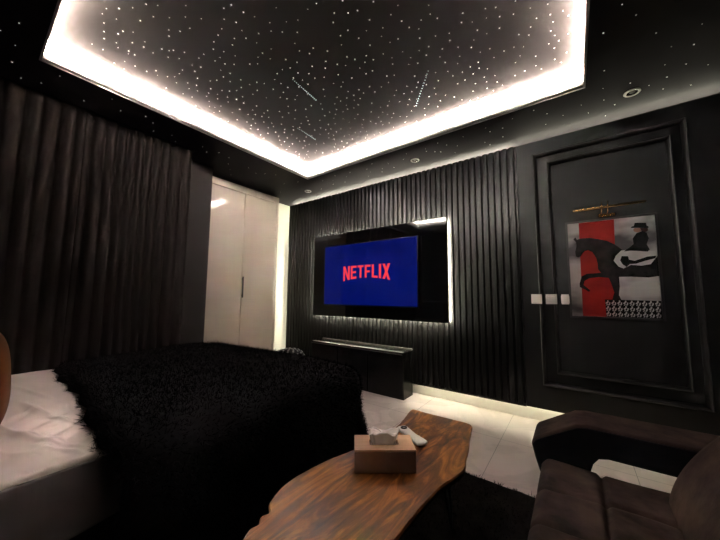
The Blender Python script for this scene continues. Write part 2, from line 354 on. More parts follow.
# ------------------------------------------------------------------ curtains
def curtain(ridges, y0, y1, depth, label, name='curtain', xoff=0.):
    ys = np.arange(y0, y1+.004, .008); r = np.array(ridges)
    d = np.zeros_like(ys); hgt = np.zeros_like(ys)
    rg = np.concatenate([[r[0]-(r[1]-r[0])], r, [r[-1]+(r[-1]-r[-2])]])
    for i, y in enumerate(ys):
        k = np.clip(np.searchsorted(rg, y)-1, 0, len(rg)-2)
        f = (y-rg[k])/(rg[k+1]-rg[k]); d[i] = (1-abs(math.cos(PI*f))**.8)*(.75+.25*math.sin(k*2.3))
    zs = np.linspace(.015, H-.012, 40); rows = []
    for z in zs:
        q = (H-z)/H
        amp = depth*(.72+.35*q)
        yy = ys+.012*q*np.sin(ys*9+z*1.1)
        rows.append([(-3.262+xoff-amp*dd, y, z) for dd, y in zip(d, yy)])
    o = MB().grid(rows).build(name, M['curtain'], smooth=True, recalc=False)
    s = o.modifiers.new('thick', 'SOLIDIFY'); s.thickness = .003; s.offset = 0
    return tag(o, label, 'curtain', 'dark curtains on the left wall')
curtain([.505, .59, .685, .766, .837, .905, .97, 1.035, 1.12, 1.215, 1.315], .47, 1.368, .085, 'dark brown-black pleated curtain next to the grey wall strip')
curtain([-.56, -.44, -.33, -.21, -.11, .01, .10, .21, .29, .40, .475], -.58, .50, .06, 'dark loosely pleated curtain beyond the bed head, at left edge of photo', xoff=.012)
o = B(-3.40, -3.26, -.6, 1.37, H-.011, H-.001).build('curtain_rail', M['handle']); tag(o, 'flat black rail fixed to the ceiling above both dark curtains', 'curtain rail')

# ------------------------------------------------------------------ bed
BX0, BX1, BY0, BY1, BZ = -3.19, -1.40, -.50, 1.72, .572
bed = empty('bed', ((BX0+BX1)/2, .6, 0), 'large bed with black base and grey mattress facing the television', 'bed')
B(BX0+.03, BX1-.035, BY0, BY1-.03, .0, .355).build('bed_base', M['bedframe'], bed, bevel=.02, seg=3)
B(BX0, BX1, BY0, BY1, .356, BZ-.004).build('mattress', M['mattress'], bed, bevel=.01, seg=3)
B(BX0-.03, BX1+.03, BY0-.09, BY0-.005, 0, 1.05).build('headboard', M['bedframe'], bed, bevel=.03, seg=3)
# fitted sheet over the head end: profile across the bed, wrinkled
def wrinkle(x, y):
    w = .0045*math.sin(30*(.75*x+.8*y)+2.5*math.sin(4*x+3*y))*(.5+.5*math.sin(3*x-2*y+1))
    for cx_, cy_, dx, dy, ln, wd, h in ((-1.75, .20, .93, .36, .22, .016, .012), (-1.95, .13, .96, .28, .25, .014, .012), (-1.62, .14, .86, .5, .16, .012, .008), (-2.15, .24, .99, .1, .14, .018, .020),
                                        (-2.05, .17, .8, -.6, .10, .016, .018), (-1.55, .24, .9, .42, .14, .010, .007), (-2.5, .28, .97, .2, .2, .016, .009), (-1.9, .30, .95, .3, .2, .012, .007)):
        px, py = x-cx_, y-cy_; a = px*dx+py*dy; c = -px*dy+py*dx; w += h*math.exp(-(c/wd)**2-(a/ln)**2)
    return w
def sheet():
    prof = [(BX1+.003, BZ-.016+.0006*k, (1, 0)) for k in range(4)]
    for k in range(1, 7):
        a = PI/2*k/6; prof.append((BX1-.010+.013*math.cos(a), BZ-.013+.017*math.sin(a), (math.cos(a), math.sin(a))))
    for k in range(1, 140): prof.append((BX1-.010-(BX1-BX0-.032)*k/140, BZ+.004, (0, 1)))
    for k in range(7):
        a = PI/2*k/6; prof.append((BX0+.022-.026*math.sin(a), BZ-.024+.028*math.cos(a), (-math.sin(a), math.cos(a))))
    rows = []
    for y in np.concatenate([np.linspace(BY0+.01, -.05, 30), np.linspace(-.04, .50, 130)]):
        rows.append([(x, y, z+n[1]*max(0, wrinkle(x, y))*min(1, max(0, (BX1-x)/.06)+.15)) for x, z, n in prof])
    o = MB().grid(rows).build('fitted_sheet', M['sheet'], smooth=True, recalc=False)
    s = o.modifiers.new('thick', 'SOLIDIFY'); s.thickness = .004; s.offset = 1
    return tag(o, 'rumpled white satin sheet over the head end of the bed', 'sheet')
sheet()
for sg, xe in ((1, BX1), (-1, BX0)):  # cloth drop along each side, darker grey than the sheet top
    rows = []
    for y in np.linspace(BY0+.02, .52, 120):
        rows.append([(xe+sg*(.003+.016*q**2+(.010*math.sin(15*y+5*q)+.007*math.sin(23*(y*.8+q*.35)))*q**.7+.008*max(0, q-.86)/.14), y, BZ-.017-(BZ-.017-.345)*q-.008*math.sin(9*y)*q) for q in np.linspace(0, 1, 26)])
    o = MB().grid(rows).build('side_drop', M['mattress'], bed, smooth=True, recalc=False); o['label'] = 'grey cloth side of the bed'
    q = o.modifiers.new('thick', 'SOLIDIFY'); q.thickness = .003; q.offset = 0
# --- furry black blanket draped over the foot end
def strands(P, Nn, n, L, wid, seed, droop=.5, spread=.7):
    """thin pointed tufts rooted on a set of surface points"""
    r = np.random.default_rng(seed); idx = r.integers(0, len(P), n)
    p = P[idx]+r.normal(0, .004, (n, 3)); nn = Nn[idx]
    d = nn+spread*r.normal(0, 1, (n, 3)); d[:, 2] -= droop*.5; d /= np.linalg.norm(d, axis=1)[:, None]
    side = np.cross(d, r.normal(0, 1, (n, 3))); side /= np.linalg.norm(side, axis=1)[:, None]+1e-9
    ln = L*r.uniform(.5, 1.2, (n, 1)); a = p-nn*.004
    return np.concatenate([a-side*wid, a+side*wid, a+d*ln], 0)
def fur_mesh(name, rows, m, nst, L, wid, seed, droop, **kw):
    R = np.array(rows); nr, nc = R.shape[:2]
    gu = np.gradient(R, axis=1); gv = np.gradient(R, axis=0); Nn = np.cross(gu, gv); Nn /= np.linalg.norm(Nn, axis=2)[:, :, None]+1e-9
    if Nn[..., 2].mean() < 0: Nn = -Nn
    mb = MB().grid(R.tolist()); flat = R.reshape(-1, 3); nf = Nn.reshape(-1, 3)
    # spread the roots evenly by area
    area = np.linalg.norm(np.cross(gu, gv), axis=2).reshape(-1); pr = area/area.sum()
    rr = np.random.default_rng(seed+1); pick = rr.choice(len(flat), size=nst, p=pr)
    jit = gu.reshape(-1, 3)[pick]*rr.uniform(-.5, .5, (nst, 1))+gv.reshape(-1, 3)[pick]*rr.uniform(-.5, .5, (nst, 1))
    S = strands(flat[pick]+jit, nf[pick], nst, L, wid, seed, droop)
    mb.add(S.tolist(), [(i, nst+i, 2*nst+i) for i in range(nst)])
    return mb.build(name, m, recalc=False, **kw)
def blanket():
    ix0, ix1, iy1 = BX0+.06, BX1+.03, BY1-.06; r = .13; rows = []
    Us = np.linspace(ix0-.70, ix1+.72, 150); Vs = np.linspace(.36, iy1+.72, 130)
    for V in Vs:
        row = []
        for U in Us:
            cx = min(max(U, ix0), ix1); cy = min(V, iy1); dx, dy = U-cx, V-cy; d = math.hypot(dx, dy)
            nx, ny = (dx/d, dy/d) if d > 1e-6 else (0, 0)
            wedge = .35+.015*math.sin(5*U)+.010*math.sin(19*U)+.10*max(0, (-U-1.4)/1.8)
            vy = cy if cy > .5 else wedge+(cy-.36)*(.5-wedge)/(.14)
            ztop = BZ+.052+.016*math.exp(-((vy-1.45)/.3)**2)+.014*math.sin(3.1*cx+1)*math.sin(4*vy+.5)
            ztop -= .045*max(0, 1-(vy-wedge)/.07)**2 if vy-wedge < .07 else 0
            if d <= r*PI/2:
                a = d/r; o_, z = r*math.sin(a), ztop-r*(1-math.cos(a))
            else:
                q = d-r*PI/2; o_ = r+.10*min(q, .6)+.02*math.sin(7*(U+V))*min(1, q*4); z = ztop-r-q*.985
            z = max(z, .035)
            row.append((cx+nx*o_, vy+ny*o_, z))
        rows.append(row)
    R = np.array(rows); f = fbm(R[..., 0]*6, R[..., 1]*6+R[..., 2]*5, 5, 3)
    R[..., 2] += np.where(R[..., 2] > .45, .010*f, 0); R[..., 0] += np.where(R[..., 2] <= .45, .008*f, 0)
    # gather the far side so it clears the curtain
    far = R[..., 0] < BX0-.015; R[..., 0] = np.where(far, BX0-.015+.12*(R[..., 0]-BX0+.015), R[..., 0])
    o = fur_mesh('fur_blanket', R, M['fur'], 90000, .030, .0014, 3, .7)
    return tag(o, 'shaggy black fur blanket draped over the foot end of the bed', 'blanket')
blanket()
# --- rust cushion standing at the head end
def pillow(name, c, w, h, th, rotz, tilt, m, label):
    n = 24; g = np.linspace(-1, 1, n); rows = []
    for sgn in (1, -1):
        rr = []
        for a in g:
            row = []
            for b_ in g:
                pinch = 1-.10*(1-abs(b_)**2)*abs(a)**6-.0; pz = 1-.10*(1-abs(a)**2)*abs(b_)**6
                t_ = max(0, (1-abs(a)**3.0)*(1-abs(b_)**3.0))**.55
                row.append((a*w/2*pinch, sgn*th/2*t_, b_*h/2*pz))
            rr.append(row)
        rows.append(rr)
    mb = MB()
    Rm = Matrix.Rotation(rotz, 4, 'Z') @ Matrix.Rotation(tilt, 4, 'X')
    for rr in rows: mb.grid([[tuple(Vector(c)+Rm @ Vector(p)) for p in row] for row in rr])
    o = mb.build(name, m, smooth=True)
    import bmesh
    bm = bmesh.new(); bm.from_mesh(o.data); bmesh.ops.remove_doubles(bm, verts=bm.verts, dist=.0005); bmesh.ops.recalc_face_normals(bm, faces=bm.faces); bm.to_mesh(o.data); bm.free()
    return tag(o, label, 'cushion')
pillow('cushion', (-2.02, .075, .80), .58, .42, .14, 0, .08, M['cushion'], 'rust brown velvet cushion standing on the white sheet')

# ------------------------------------------------------------------ pouffe beyond the bed
pf = empty('pouffe', (-2.62, 2.22, 0), 'small black pouffe with silver pattern on top beyond the foot of the bed', 'pouffe')
MB().lathe((-2.62, 2.22, 0), [(.0, 0), (.17, 0), (.18, .03), (.185, .30), (.18, .43), (.16, .49), (.11, .525), (0, .54)], 40).build('body', M['pouf'], pf, smooth=True)
mb = MB()
for k, (rad, hh, n) in enumerate(((.182, .42, 20), (.172, .465, 18), (.148, .502, 16), (.115, .523, 12), (.075, .532, 8), (.035, .538, 5))):
    for j in range(n):
        a = 2*PI*(j+.5*(k % 2))/n; c = Vector((-2.62+rad*math.cos(a), 2.22+rad*math.sin(a), hh)); s = .013
        nrm = Vector((math.cos(a)*rad*3, math.sin(a)*rad*3, (hh-.38)*4)).normalized(); t1 = Vector((-math.sin(a), math.cos(a), 0)); t2 = nrm.cross(t1)
        b0 = c+nrm*.002; mb = MB(); mb.add([b0+t1*s, b0+t2*s, b0-t1*s, b0-t2*s, b0+nrm*.008], [(0, 1, 4), (1, 2, 4), (2, 3, 4), (3, 0, 4)])
        o = mb.build('stud', M['silver'], pf); o['label'] = 'silver stud'

# ------------------------------------------------------------------ rug
rows = []
for y in np.linspace(-.30, 1.995, 130):
    rows.append([(x+.004*math.sin(31*y), y+.004*math.sin(37*x), .014) for x in np.linspace(-1.10, -.02, 70)])
mb_r = np.array(rows)
o = fur_mesh('shag_rug', mb_r, M['rug'], 42000, .020, .0018, 8, .1); tag(o, 'black shag rug on the pale tiles under the wooden table', 'rug')
o = B(-1.10, -.02, -.30, 1.995, .001, .0135).build('backing', M['rug'], o)

# ------------------------------------------------------------------ live-edge table
TZ = .44
out = [(-.80,.523),(-.818,.560),(-.812,.590),(-.835,.612),(-.828,.640),(-.862,.660),(-.878,.690),(-.897,.740),(-.903,.800),(-.899,.872),(-.880,.987),(-.846,1.105),(-.826,1.259),(-.808,1.426),(-.818,1.530),(-.832,1.60),(-.846,1.69),(-.83,1.715),
       (-.75,1.712),(-.666,1.713),(-.57,1.716),(-.484,1.706),(-.462,1.62),(-.443,1.525),(-.420,1.43),(-.405,1.34),(-.388,1.257),(-.404,1.18),(-.428,1.094),(-.441,.97),(-.445,.876),(-.443,.793),(-.435,.65),(-.445,.50),(-.46,.36),(-.50,.30),(-.62,.285),(-.72,.30),(-.775,.36),(-.79,.45)]
def dense(pts, k=3):
    n = len(pts); o_ = []
    for i in range(n):
        p0, p1, p2, p3 = [np.array(pts[(i+j-1) % n]) for j in range(4)]
        for t_ in np.arange(k)/k: o_.append(.5*((2*p1)+(-p0+p2)*t_+(2*p0-5*p1+4*p2-p3)*t_**2+(-p0+3*p1-3*p2+p3)*t_**3))
    return np.array(o_)
P = dense(out, 4); P = P+.003*np.stack([fbm(P[:, 0]*40, P[:, 1]*40, 1, 3), fbm(P[:, 0]*40, P[:, 1]*40, 2, 3)], 1)
cen = P.mean(0)
def shrink(P, d):
    t_ = np.roll(P, -1, 0)-np.roll(P, 1, 0); nn = np.stack([t_[:, 1], -t_[:, 0]], 1); nn /= np.linalg.norm(nn, axis=1)[:, None]
    s = np.sign(((P-cen)*nn).sum(1).mean()); return P-s*nn*d
tb = empty('coffee_table', (-.64, 1.0, 0), 'long live-edge wooden coffee table on the black rug beside the bed', 'table')
n = len(P); layers = [(shrink(P, .005), TZ), (P, TZ-.006), (shrink(P, .004), TZ-.022), (shrink(P, .016), TZ-.040), (shrink(P, .03), TZ-.054)]
mb = MB(); vs = [(x, y, z) for L_, z in layers for x, y in L_]
mb.add(vs, [tuple(range(n))], 0); mb.f += [tuple(range((len(layers)-1)*n, len(layers)*n))[::-1]]; mb.mi.append(1)
for k in range(len(layers)-1):
    for i in range(n): mb.f.append((k*n+i, k*n+(i+1) % n, (k+1)*n+(i+1) % n, (k+1)*n+i)); mb.mi.append(0 if k < 1 else 1)
mb.build('table_top', M['slab'], tb, mats=[M['slab'], M['bark']])
def hairpin(top, cx, cy, px, py):
    b_ = (px, py); mb = MB()
    q0 = Vector((cx-.055, cy+.02, TZ-.056)); q1 = Vector((cx+.02, cy-.07, TZ-.056)); f = Vector((px, py, .018))
    t_ = (q1-q0).normalized()*.011
    mb.tube([q0, q0*.03+(f-t_)*.97+Vector((0, 0, .012)), f-t_*.5, f+t_*.5, q1*.03+(f+t_)*.97+Vector((0, 0, .012)), q1], .005, 8)
    mb.box(cx-.075, cx+.045, cy-.09, cy+.04, TZ-.059, TZ-.054)
    mb.build('hairpin_leg', M['steel'], tb)
hairpin(0, -.475, 1.33, -.535, 1.493); hairpin(0, -.76, 1.52, -.77, 1.62); hairpin(0, -.53, .45, -.50, .38); hairpin(0, -.72, .47, -.75, .38)

# ------------------------------------------------------------------ tissue box, tissue, remote
def local(o, loc, rz): o.location = loc; o.rotation_euler = (0, 0, rz)
ang = math.atan2(.15, .195)
tbx = empty('tissue_box', (-.672, 1.092, TZ), 'light wooden tissue box on the wooden table', 'tissue box'); tbx.rotation_euler = (0, 0, ang)
tbx.location = (0, 0, 0)
L_, D_, Hh = .246, .128, .088
o = B(-L_/2, L_/2, -D_/2, D_/2, 0, Hh-.0085).build('body', M['box_shaded'], tbx, bevel=.0015)
mb = MB(); ring(mb, -L_/2, L_/2, -D_/2, D_/2, -.06, .06, -.022, .022, Hh-.008, Hh)
mb.build('lid', M['box_wood'], tbx, bevel=.0015)
cx, cy = -.673, 1.094
tbx.location = (cx, cy, TZ)
# crumpled tissue sheet coming out of the slot
rows = []
for k, t_ in enumerate(np.linspace(0, 1, 16)):
    row = []
    for j in range(72):
        a = 2*PI*j/72; fold = 1+.05*math.sin(6*a+2*t_)+.045*math.sin(11*a+1)
        e_ = .6; ca, sa = math.copysign(abs(math.cos(a))**e_, math.cos(a)), math.copysign(abs(math.sin(a))**e_, math.sin(a))
        if t_ < .6: q = t_/.6; rx, ry, z = .047+.013*q, .014+.018*q**.7, Hh-.010+.052*q
        else: q = (t_-.6)/.4; rx, ry, z = .060*(1-q*.98), .032*(1-q*.98), Hh+.042+.004*math.sin(q*PI)-.012*q
        z += (.005*math.sin(3*a+.6)+.004*math.sin(7*a))*min(1, t_*1.5)*(1 if t_ < .7 else 1-(t_-.7)/.3)
        row.append((rx*fold*ca, .004+ry*fold*sa, z))
    rows.append(row)
mb = MB().grid(rows, closed=True)
ts = mb.build('tissue', M['tissue'], smooth=True, recalc=False, origin=(0, 0, 0)); ts.location = (cx, cy, TZ); ts.rotation_euler = (0, 0, ang)
tag(ts, 'crumpled white tissue sticking out of the wooden box', 'tissue')
rm = empty('remote_control', (0, 0, 0), 'white remote control lying behind the wooden tissue box', 'remote control')
sec = [(-.098, .016, .010), (-.092, .026, .018), (-.07, .029, .021), (-.035, .025, .021), (.01, .022, .019), (.06, .030, .019), (.088, .031, .016), (.098, .018, .009)]
rows = []
for x, w, h in sec:
    rows.append([(x, w*math.copysign(abs(math.cos(2*PI*j/24))**.6, math.cos(2*PI*j/24)), .0105+h*.5*math.copysign(abs(math.sin(2*PI*j/24))**.6, math.sin(2*PI*j/24))) for j in range(24)])
mb = MB().grid(rows, closed=True); mb.f.append(tuple(range(24))); mb.mi.append(0); mb.f.append(tuple(range(7*24, 8*24))); mb.mi.append(0)
mb.build('body', M['remote'], rm, smooth=True)
mb = MB().lathe((-.066, 0, .0195), [(.008, 0), (.008, .004), (.016, .004), (.017, .0015), (.017, -.001)], 24)
o = mb.build('button_ring', M['btn'], rm, smooth=False); o['label'] = 'round black button ring'
o = MB().lathe((-.066, 0, .0195), [(0, .0035), (.006, .0035), (.007, 0)], 16).build('button', M['btn_grey'], rm)
rm.location = (-.683, 1.372, TZ+.001); rm.rotation_euler = (0, 0, math.atan2(1.318-1.405, -.6+.76))

# ------------------------------------------------------------------ sofa
sf = empty('sofa', (.3, .65, 0), 'brown velour sofa with an open-sided arm along the right wall', 'sofa')
SYA, SYB = -.42, 1.57
B(-.10, .74, SYA, SYB-.05, .10, .30).build('base', M['sofa_inner'], sf, bevel=.01)
# quilted seat cushion
rows = []
xs = np.linspace(-.145, .42, 110); ys = np.linspace(SYA, SYB, 330)
def groove(t_, c, w): return math.exp(-((t_-c)/w)**2)
seams_y = [1.335, 1.125, .90, .66, .42, .18, -.06, -.26]; seams_x = [.055]
top = [[(x, y, .447-.016*sum(groove(y, c+.012*math.sin(9*x), .009) for c in seams_y)-.014*sum(groove(x, c, .009) for c in seams_x)+.003*math.sin(14*x)*math.sin(11*y)
        -.030*max(0, 1-(x+.145)/.035)**2-.028*max(0, 1-(SYB-y)/.03)**2) for x in xs] for y in ys]
mb = MB().grid(top)
nx_, ny_ = len(xs), len(ys)
edge = [(j) for j in range(nx_)]+[i*nx_+nx_-1 for i in range(1, ny_)]+[(ny_-1)*nx_+j for j in range(nx_-2, -1, -1)]+[i*nx_ for i in range(ny_-2, 0, -1)]
ov = len(mb.v)
for q in edge: x, y, z = mb.v[q]; mb.v.append((x, y, .285))
ne = len(edge)
for i in range(ne): mb.f.append((edge[i], edge[(i+1) % ne], ov+(i+1) % ne, ov+i)); mb.mi.append(0)
mb.f.append(tuple(range(ov, ov+ne))); mb.mi.append(0)
mb.build('seat_cushion', M['sofa'], sf, smooth=True, bevel=0)
# back: leaning rounded slab
bp = [(.235, .30), (.222, .40), (.232, .47), (.258, .54), (.300, .615), (.355, .69), (.42, .755), (.50, .80), (.58, .815), (.65, .79), (.70, .73), (.72, .60), (.72, .30)]
bp = [tuple(q) for q in dense(bp, 4)]
bc = np.mean(bp, 0); rows = []
for y, s in [(1.515, .80), (1.512, .90), (1.50, .96), (1.475, .99), (1.44, 1.), (1.0, 1.), (.5, 1.), (0., 1.), (SYA, 1.)]:
    rows.append([(bc[0]+(a-bc[0])*s, y, bc[1]+(b_-bc[1])*s) for a, b_ in bp])
mb = MB().grid(rows, closed=True); n = len(bp); mb.f += [tuple(range(n)), tuple(range((len(rows)-1)*n, len(rows)*n))]; mb.mi += [0, 0]
mb.build('backrest', M['sofa'], sf, smooth=True)
# arm: padded board that rises from the seat front, runs level to the back; open below
arm = [(-.150,.330),(-.176,.42),(-.188,.478),(-.175,.505),(-.02,.598),(.02,.606),(.74,.606),(.74,.490),(.085,.490),(.055,.482),(.035,.455),(.024,.42),(.022,.33)]
for ya, yb in ((1.588, 1.80),):
    mb = MB().prism(arm, ya, yb, 'y'); mb.build('armrest', M['sofa'], sf, bevel=.012, seg=3, angle=20)
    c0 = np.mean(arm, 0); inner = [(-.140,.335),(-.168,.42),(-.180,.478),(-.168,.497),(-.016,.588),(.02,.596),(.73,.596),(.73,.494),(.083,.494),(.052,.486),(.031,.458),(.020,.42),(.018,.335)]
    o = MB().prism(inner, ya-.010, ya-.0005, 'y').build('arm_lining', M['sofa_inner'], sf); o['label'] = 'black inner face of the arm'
    MB().prism([(-.11, .10), (.0, .10), (.02, .33), (-.148, .33)], ya+.02, yb-.02, 'y').build('arm_support', M['sofa_inner'], sf)
    B(.55, .73, ya+.02, yb-.02, .10, .49).build('arm_support', M['sofa_inner'], sf)
for x in (-.06, .68):
    for y in (SYA+.06, 1.46): B(x-.025, x+.025, y-.025, y+.025, .0145 if x < -.02 else 0, .10).build('leg', M['steel'], sf)

# ------------------------------------------------------------------ picture, picture light, switches, downlights
AX0, AX1, AZ0, AZ1, AY = -.031, .560, .966, 1.814, 3.168
pc = empty('framed_picture', ((AX0+AX1)/2, 3.18, AZ0), 'framed print of a rider on a black horse with red stripe', 'picture')
F = .016
mb = MB()
for x0, x1, z0, z1 in ((AX0, AX1, AZ0, AZ0+F), (AX0, AX1, AZ1-F, AZ1), (AX0, AX0+F, AZ0+F, AZ1-F), (AX1-F, AX1, AZ0+F, AZ1-F)): mb.box(x0, x1, AY, PY-.0005, z0, z1)
mb.build('frame', M['frame'], pc)
ax0, ax1, az0, az1 = AX0+F, AX1-F, AZ0+F, AZ1-F
cv = B(ax0, ax1, AY+.008, PY-.001, az0, az1).build('print', M['print'], pc)
def art(name, polys, m, lift):
    mb = MB()
    for pl in polys:
        mb.prism([(ax0+min(max(a, 0.001), .999)*(ax1-ax0), az0+min(max(b_, .001), .999)*(az1-az0)) for a, b_ in pl], AY+.008-lift, AY+.0085, 'y')
    return mb.build(name, m, cv)
STRIPE=[(0.146,1.0),(0.569,1.0),(0.536,0),(0.131,0)]
HORSE=[(0.068,0.827),(0.094,0.848),(0.113,0.818),(0.128,0.822),(0.159,0.83),(0.27,0.828),(0.384,0.805),(0.467,0.783),(0.553,0.741),(0.613,0.696),(0.651,0.663),(0.727,0.608),(0.857,0.584),(0.986,0.59),(1.035,0.596),(1.026,0.405),(0.893,0.392),(0.71,0.404),(0.58,0.405),(0.581,0.31),(0.565,0.224),(0.588,0.173),(0.487,0.176),(0.515,0.25),(0.487,0.339),(0.464,0.398),(0.351,0.409),(0.235,0.399),(0.174,0.37),(0.162,0.327),(0.239,0.272),(0.223,0.255),(0.161,0.288),(0.115,0.305),(0.112,0.342),(0.142,0.419),(0.21,0.446),(0.312,0.449),(0.378,0.453),(0.347,0.491),(0.346,0.549),(0.334,0.609),(0.293,0.674),(0.245,0.698),(0.2,0.691),(0.169,0.664),(0.149,0.637),(0.115,0.626),(0.086,0.639),(0.081,0.689),(0.101,0.748),(0.099,0.793)]
PAD=[(0.534,0.571),(0.56,0.619),(0.624,0.67),(0.733,0.677),(0.978,0.644),(0.991,0.59),(0.924,0.522),(0.83,0.51),(0.72,0.522),(0.637,0.489),(0.584,0.51)]
SADDLE=[(0.625,0.615),(0.695,0.61),(0.703,0.575),(0.763,0.561),(0.897,0.596),(0.987,0.6),(0.975,0.576),(0.868,0.554),(0.774,0.531),(0.707,0.53),(0.67,0.502),(0.629,0.53),(0.605,0.571)]
JACKET=[(0.804,0.834),(0.869,0.85),(0.909,0.829),(0.925,0.774),(0.899,0.718),(0.926,0.662),(0.904,0.644),(0.784,0.658),(0.718,0.663),(0.651,0.66),(0.713,0.693),(0.764,0.729),(0.758,0.784)]
HAT=[(0.748,0.891),(0.754,0.903),(0.781,0.908),(0.792,0.939),(0.909,0.929),(0.914,0.899),(0.934,0.888),(0.93,0.873),(0.843,0.884)]
FACE=[(0.78,0.885),(0.845,0.882),(0.853,0.849),(0.815,0.84),(0.782,0.851),(0.77,0.867)]
HAIR=[(0.845,0.882),(0.923,0.874),(0.926,0.852),(0.899,0.837),(0.858,0.846)]
HOUND=[(0.403,0.178),(1.024,0.169),(1.0,-0.005),(0.408,-0.001)]
art('red_stripe', [STRIPE], M['p_red'], .0004)
art('horse_print', [HORSE], M['p_black'], .0008)
art('saddle_pad_print', [PAD], M['p_white'], .0012)
art('saddle_print', [SADDLE], M['p_ink'], .0016)
art('jacket_print', [JACKET], M['p_ink'], .0020)
art('hair_print', [HAIR], M['p_hair'], .0020)
art('face_print', [FACE], M['p_skin'], .0022)
art('hat_print', [HAT], M['p_ink'], .0024)
art('check_ground', [HOUND], M['p_ink'], .0012)
teeth = []
nu, nv = 9, 3
for i in range(nu):
    for j in range(nv):
        u0 = .41+i*(.59/nu); v0 = .006+j*(.165/nv); a = .59/nu; b_ = .165/nv
        for pl in ([(0,.35),(.22,.35),(.50,.62),(.50,.95),(.28,.95),(.28,.72),(0,.52)], [(.38,.08),(.62,.08),(.78,.30),(.78,.60),(.60,.60),(.60,.42)], [(.05,.05),(.2,.05),(.34,.22),(.34,.32),(.2,.32)]):
            teeth.append([(u0+p_[0]*a, v0+p_[1]*b_) for p_ in pl])
art('check_print', teeth, M['p_white'], .0016)

pl = empty('picture_light', (.26, 3.19, 1.83), 'slim brass picture light mounted above the horse picture', 'picture light')
MB().tube([(.029, 3.08, 1.888), (.04, 3.08, 1.8885), (.48, 3.08, 1.893), (.49, 3.08, 1.893)], [.006, .0105, .0105, .006], 14).build('lamp_bar', M['brass'], pl, smooth=True)
MB().lathe((.262, 0, 0), [], 8)
mb = B(.205, .315, 3.188, 3.199, 1.832, 1.856); mb.build('wall_plate', M['brass'], pl, bevel=.002)
for x in (.222, .262):
    MB().tube([(x-.004, 3.195, 1.842), (x-.002, 3.15, 1.842), (x, 3.10, 1.86), (x, 3.08, 1.89), (x+.002, 3.08, 1.935)], .0045, 8).build('bracket_arm', M['brass'], pl, smooth=True)
for i, (x, lab) in enumerate(((-.276, 'leftmost white light switch, set across the outer moulding'), (-.162, 'white light switch plate between its two neighbours'), (-.060, 'white light switch plate tucked against the picture frame'))):
    sw = empty('light_switch', (x, PY, 1.081), lab, 'light switch', 'light switches beside the horse picture')
    w_ = .043 if i < 2 else .0275
    B(x-w_, x+w_, PY-.060, PY-.0515, 1.081, 1.168).build('plate', M['switch'], sw, bevel=.003)
    B(x-.03, x+.03, PY-.0514, PY-.0002, 1.093, 1.156).build('back_box', M['switch'], sw)
    if i < 2: B(x-.021, x+.021, PY-.064, PY-.0595, 1.100, 1.150).build('rocker', M['switch'], sw, bevel=.002)
    else: B(x-.014, x+.014, PY-.064, PY-.0595, 1.100, 1.150).build('rocker', M['switch'], sw, bevel=.002)
for (x, y), lab in zip(((.431, 2.887), (-1.394, 2.946), (-3.13, 2.93)), ('round white ceiling downlight above the picture wall', 'round white ceiling downlight above the slatted panel, between the other two', 'round white ceiling downlight in the corner near the cream wardrobe')):
    dl = empty('downlight', (x, y, H), lab, 'downlight', 'recessed downlights along the back wall')
    MB().lathe((x, y, H), [(.048, -.001), (.050, -.006), (.046, -.010), (.036, -.010), (.034, -.006)], 32).build('trim_ring', M['down_white'], dl, smooth=True)
    MB().lathe((x, y, H), [(.034, -.007), (.029, -.0045), (.016, -.0035)], 32).build('reflector', M['down_in'], dl, smooth=True)
    MB().lathe((x, y, H), [(.016, -.0036), (.012, -.006), (0, -.0065)], 24).build('lens', M['down_led'], dl, smooth=True)

# ------------------------------------------------------------------ camera
FPX, YAW, PITCH, ROLL, CZ = 289.79, .633702, .089861, .0077756, 1.13896
cam = bpy.data.cameras.new('camera'); cam.sensor_width = 36; cam.lens = 36*FPX/720; cam.clip_start = .02
co_ = bpy.data.objects.new('camera', cam); COL.objects.link(co_); sc.camera = co_
cy_, sy_, cp_, sp_ = math.cos(YAW), math.sin(YAW), math.cos(PITCH), math.sin(PITCH)
fw = Vector((-sy_*cp_, cy_*cp_, sp_)); rt = Vector((cy_, sy_, 0)); up = rt.cross(fw)
c_, s2 = math.cos(ROLL), math.sin(ROLL); r2 = c_*rt+s2*up; u2 = -s2*rt+c_*up
co_.matrix_world = Matrix(((r2.x, u2.x, -fw.x, 0), (r2.y, u2.y, -fw.y, 0), (r2.z, u2.z, -fw.z, CZ), (0, 0, 0, 1)))

# ------------------------------------------------------------------ star lights in the ceiling
SOFFIT=[(-2517,69),(-2769,72),(-2992,73),(-3166,126),(-3118,221),(-2905,289),(-2680,8),(-3126,456),(-2914,584),(-3043,672),(-2961,827),(-3024,903),(-3173,955),(-3111,1092),(-3207,1160),(-3088,1375),(-3169,1456),(-3073,1543),(-3094,1670),(-3253,1752),(-3377,1844),(-3519,1938),(-3044,2279),(-3182,2532),(-3499,2717),(-2987,2606),(-2430,2742),(-2547,2837),(-2646,2948),(-2909,2981),(-2328,2857),(-2459,2983),(-2675,2770),(-3147,1954),(-3147,1949),(-3216,2103),(-3129,2176),(-3042,2276),(-1848,2738),(-1990,2920),(-1820,2923),(-2210,2777),(-1403,2758),(-1192,2783),(-1134,2895),(-1043,2740),(-983,2832),(-1086,2946),(-898,2909),(-798,2771),(-1495,2854),(-1684,2973),(-1686,2842),(-1870,2996),(-1981,2820),(-2084,3013),(-1205,2833),(-1084,2932),(-964,3038),(282,1959),(352,2082),(466,2300),(564,2487),(671,2544),(664,2373),(215,2119),(244,2494),(251,2709),(567,2663),(679,2736),(799,2829),(606,2826),(767,3038),(521,2865),(613,2977),(406,2754),(267,2880),(342,3002),(293,3145),(174,3014),(124,2852),(0,2929),(-109,2823),(-130,2997),(-196,2706),(-357,2731),(-456,2835),(-482,2996),(-583,2744),(-565,2831),(-650,3005),(-619,3083)]
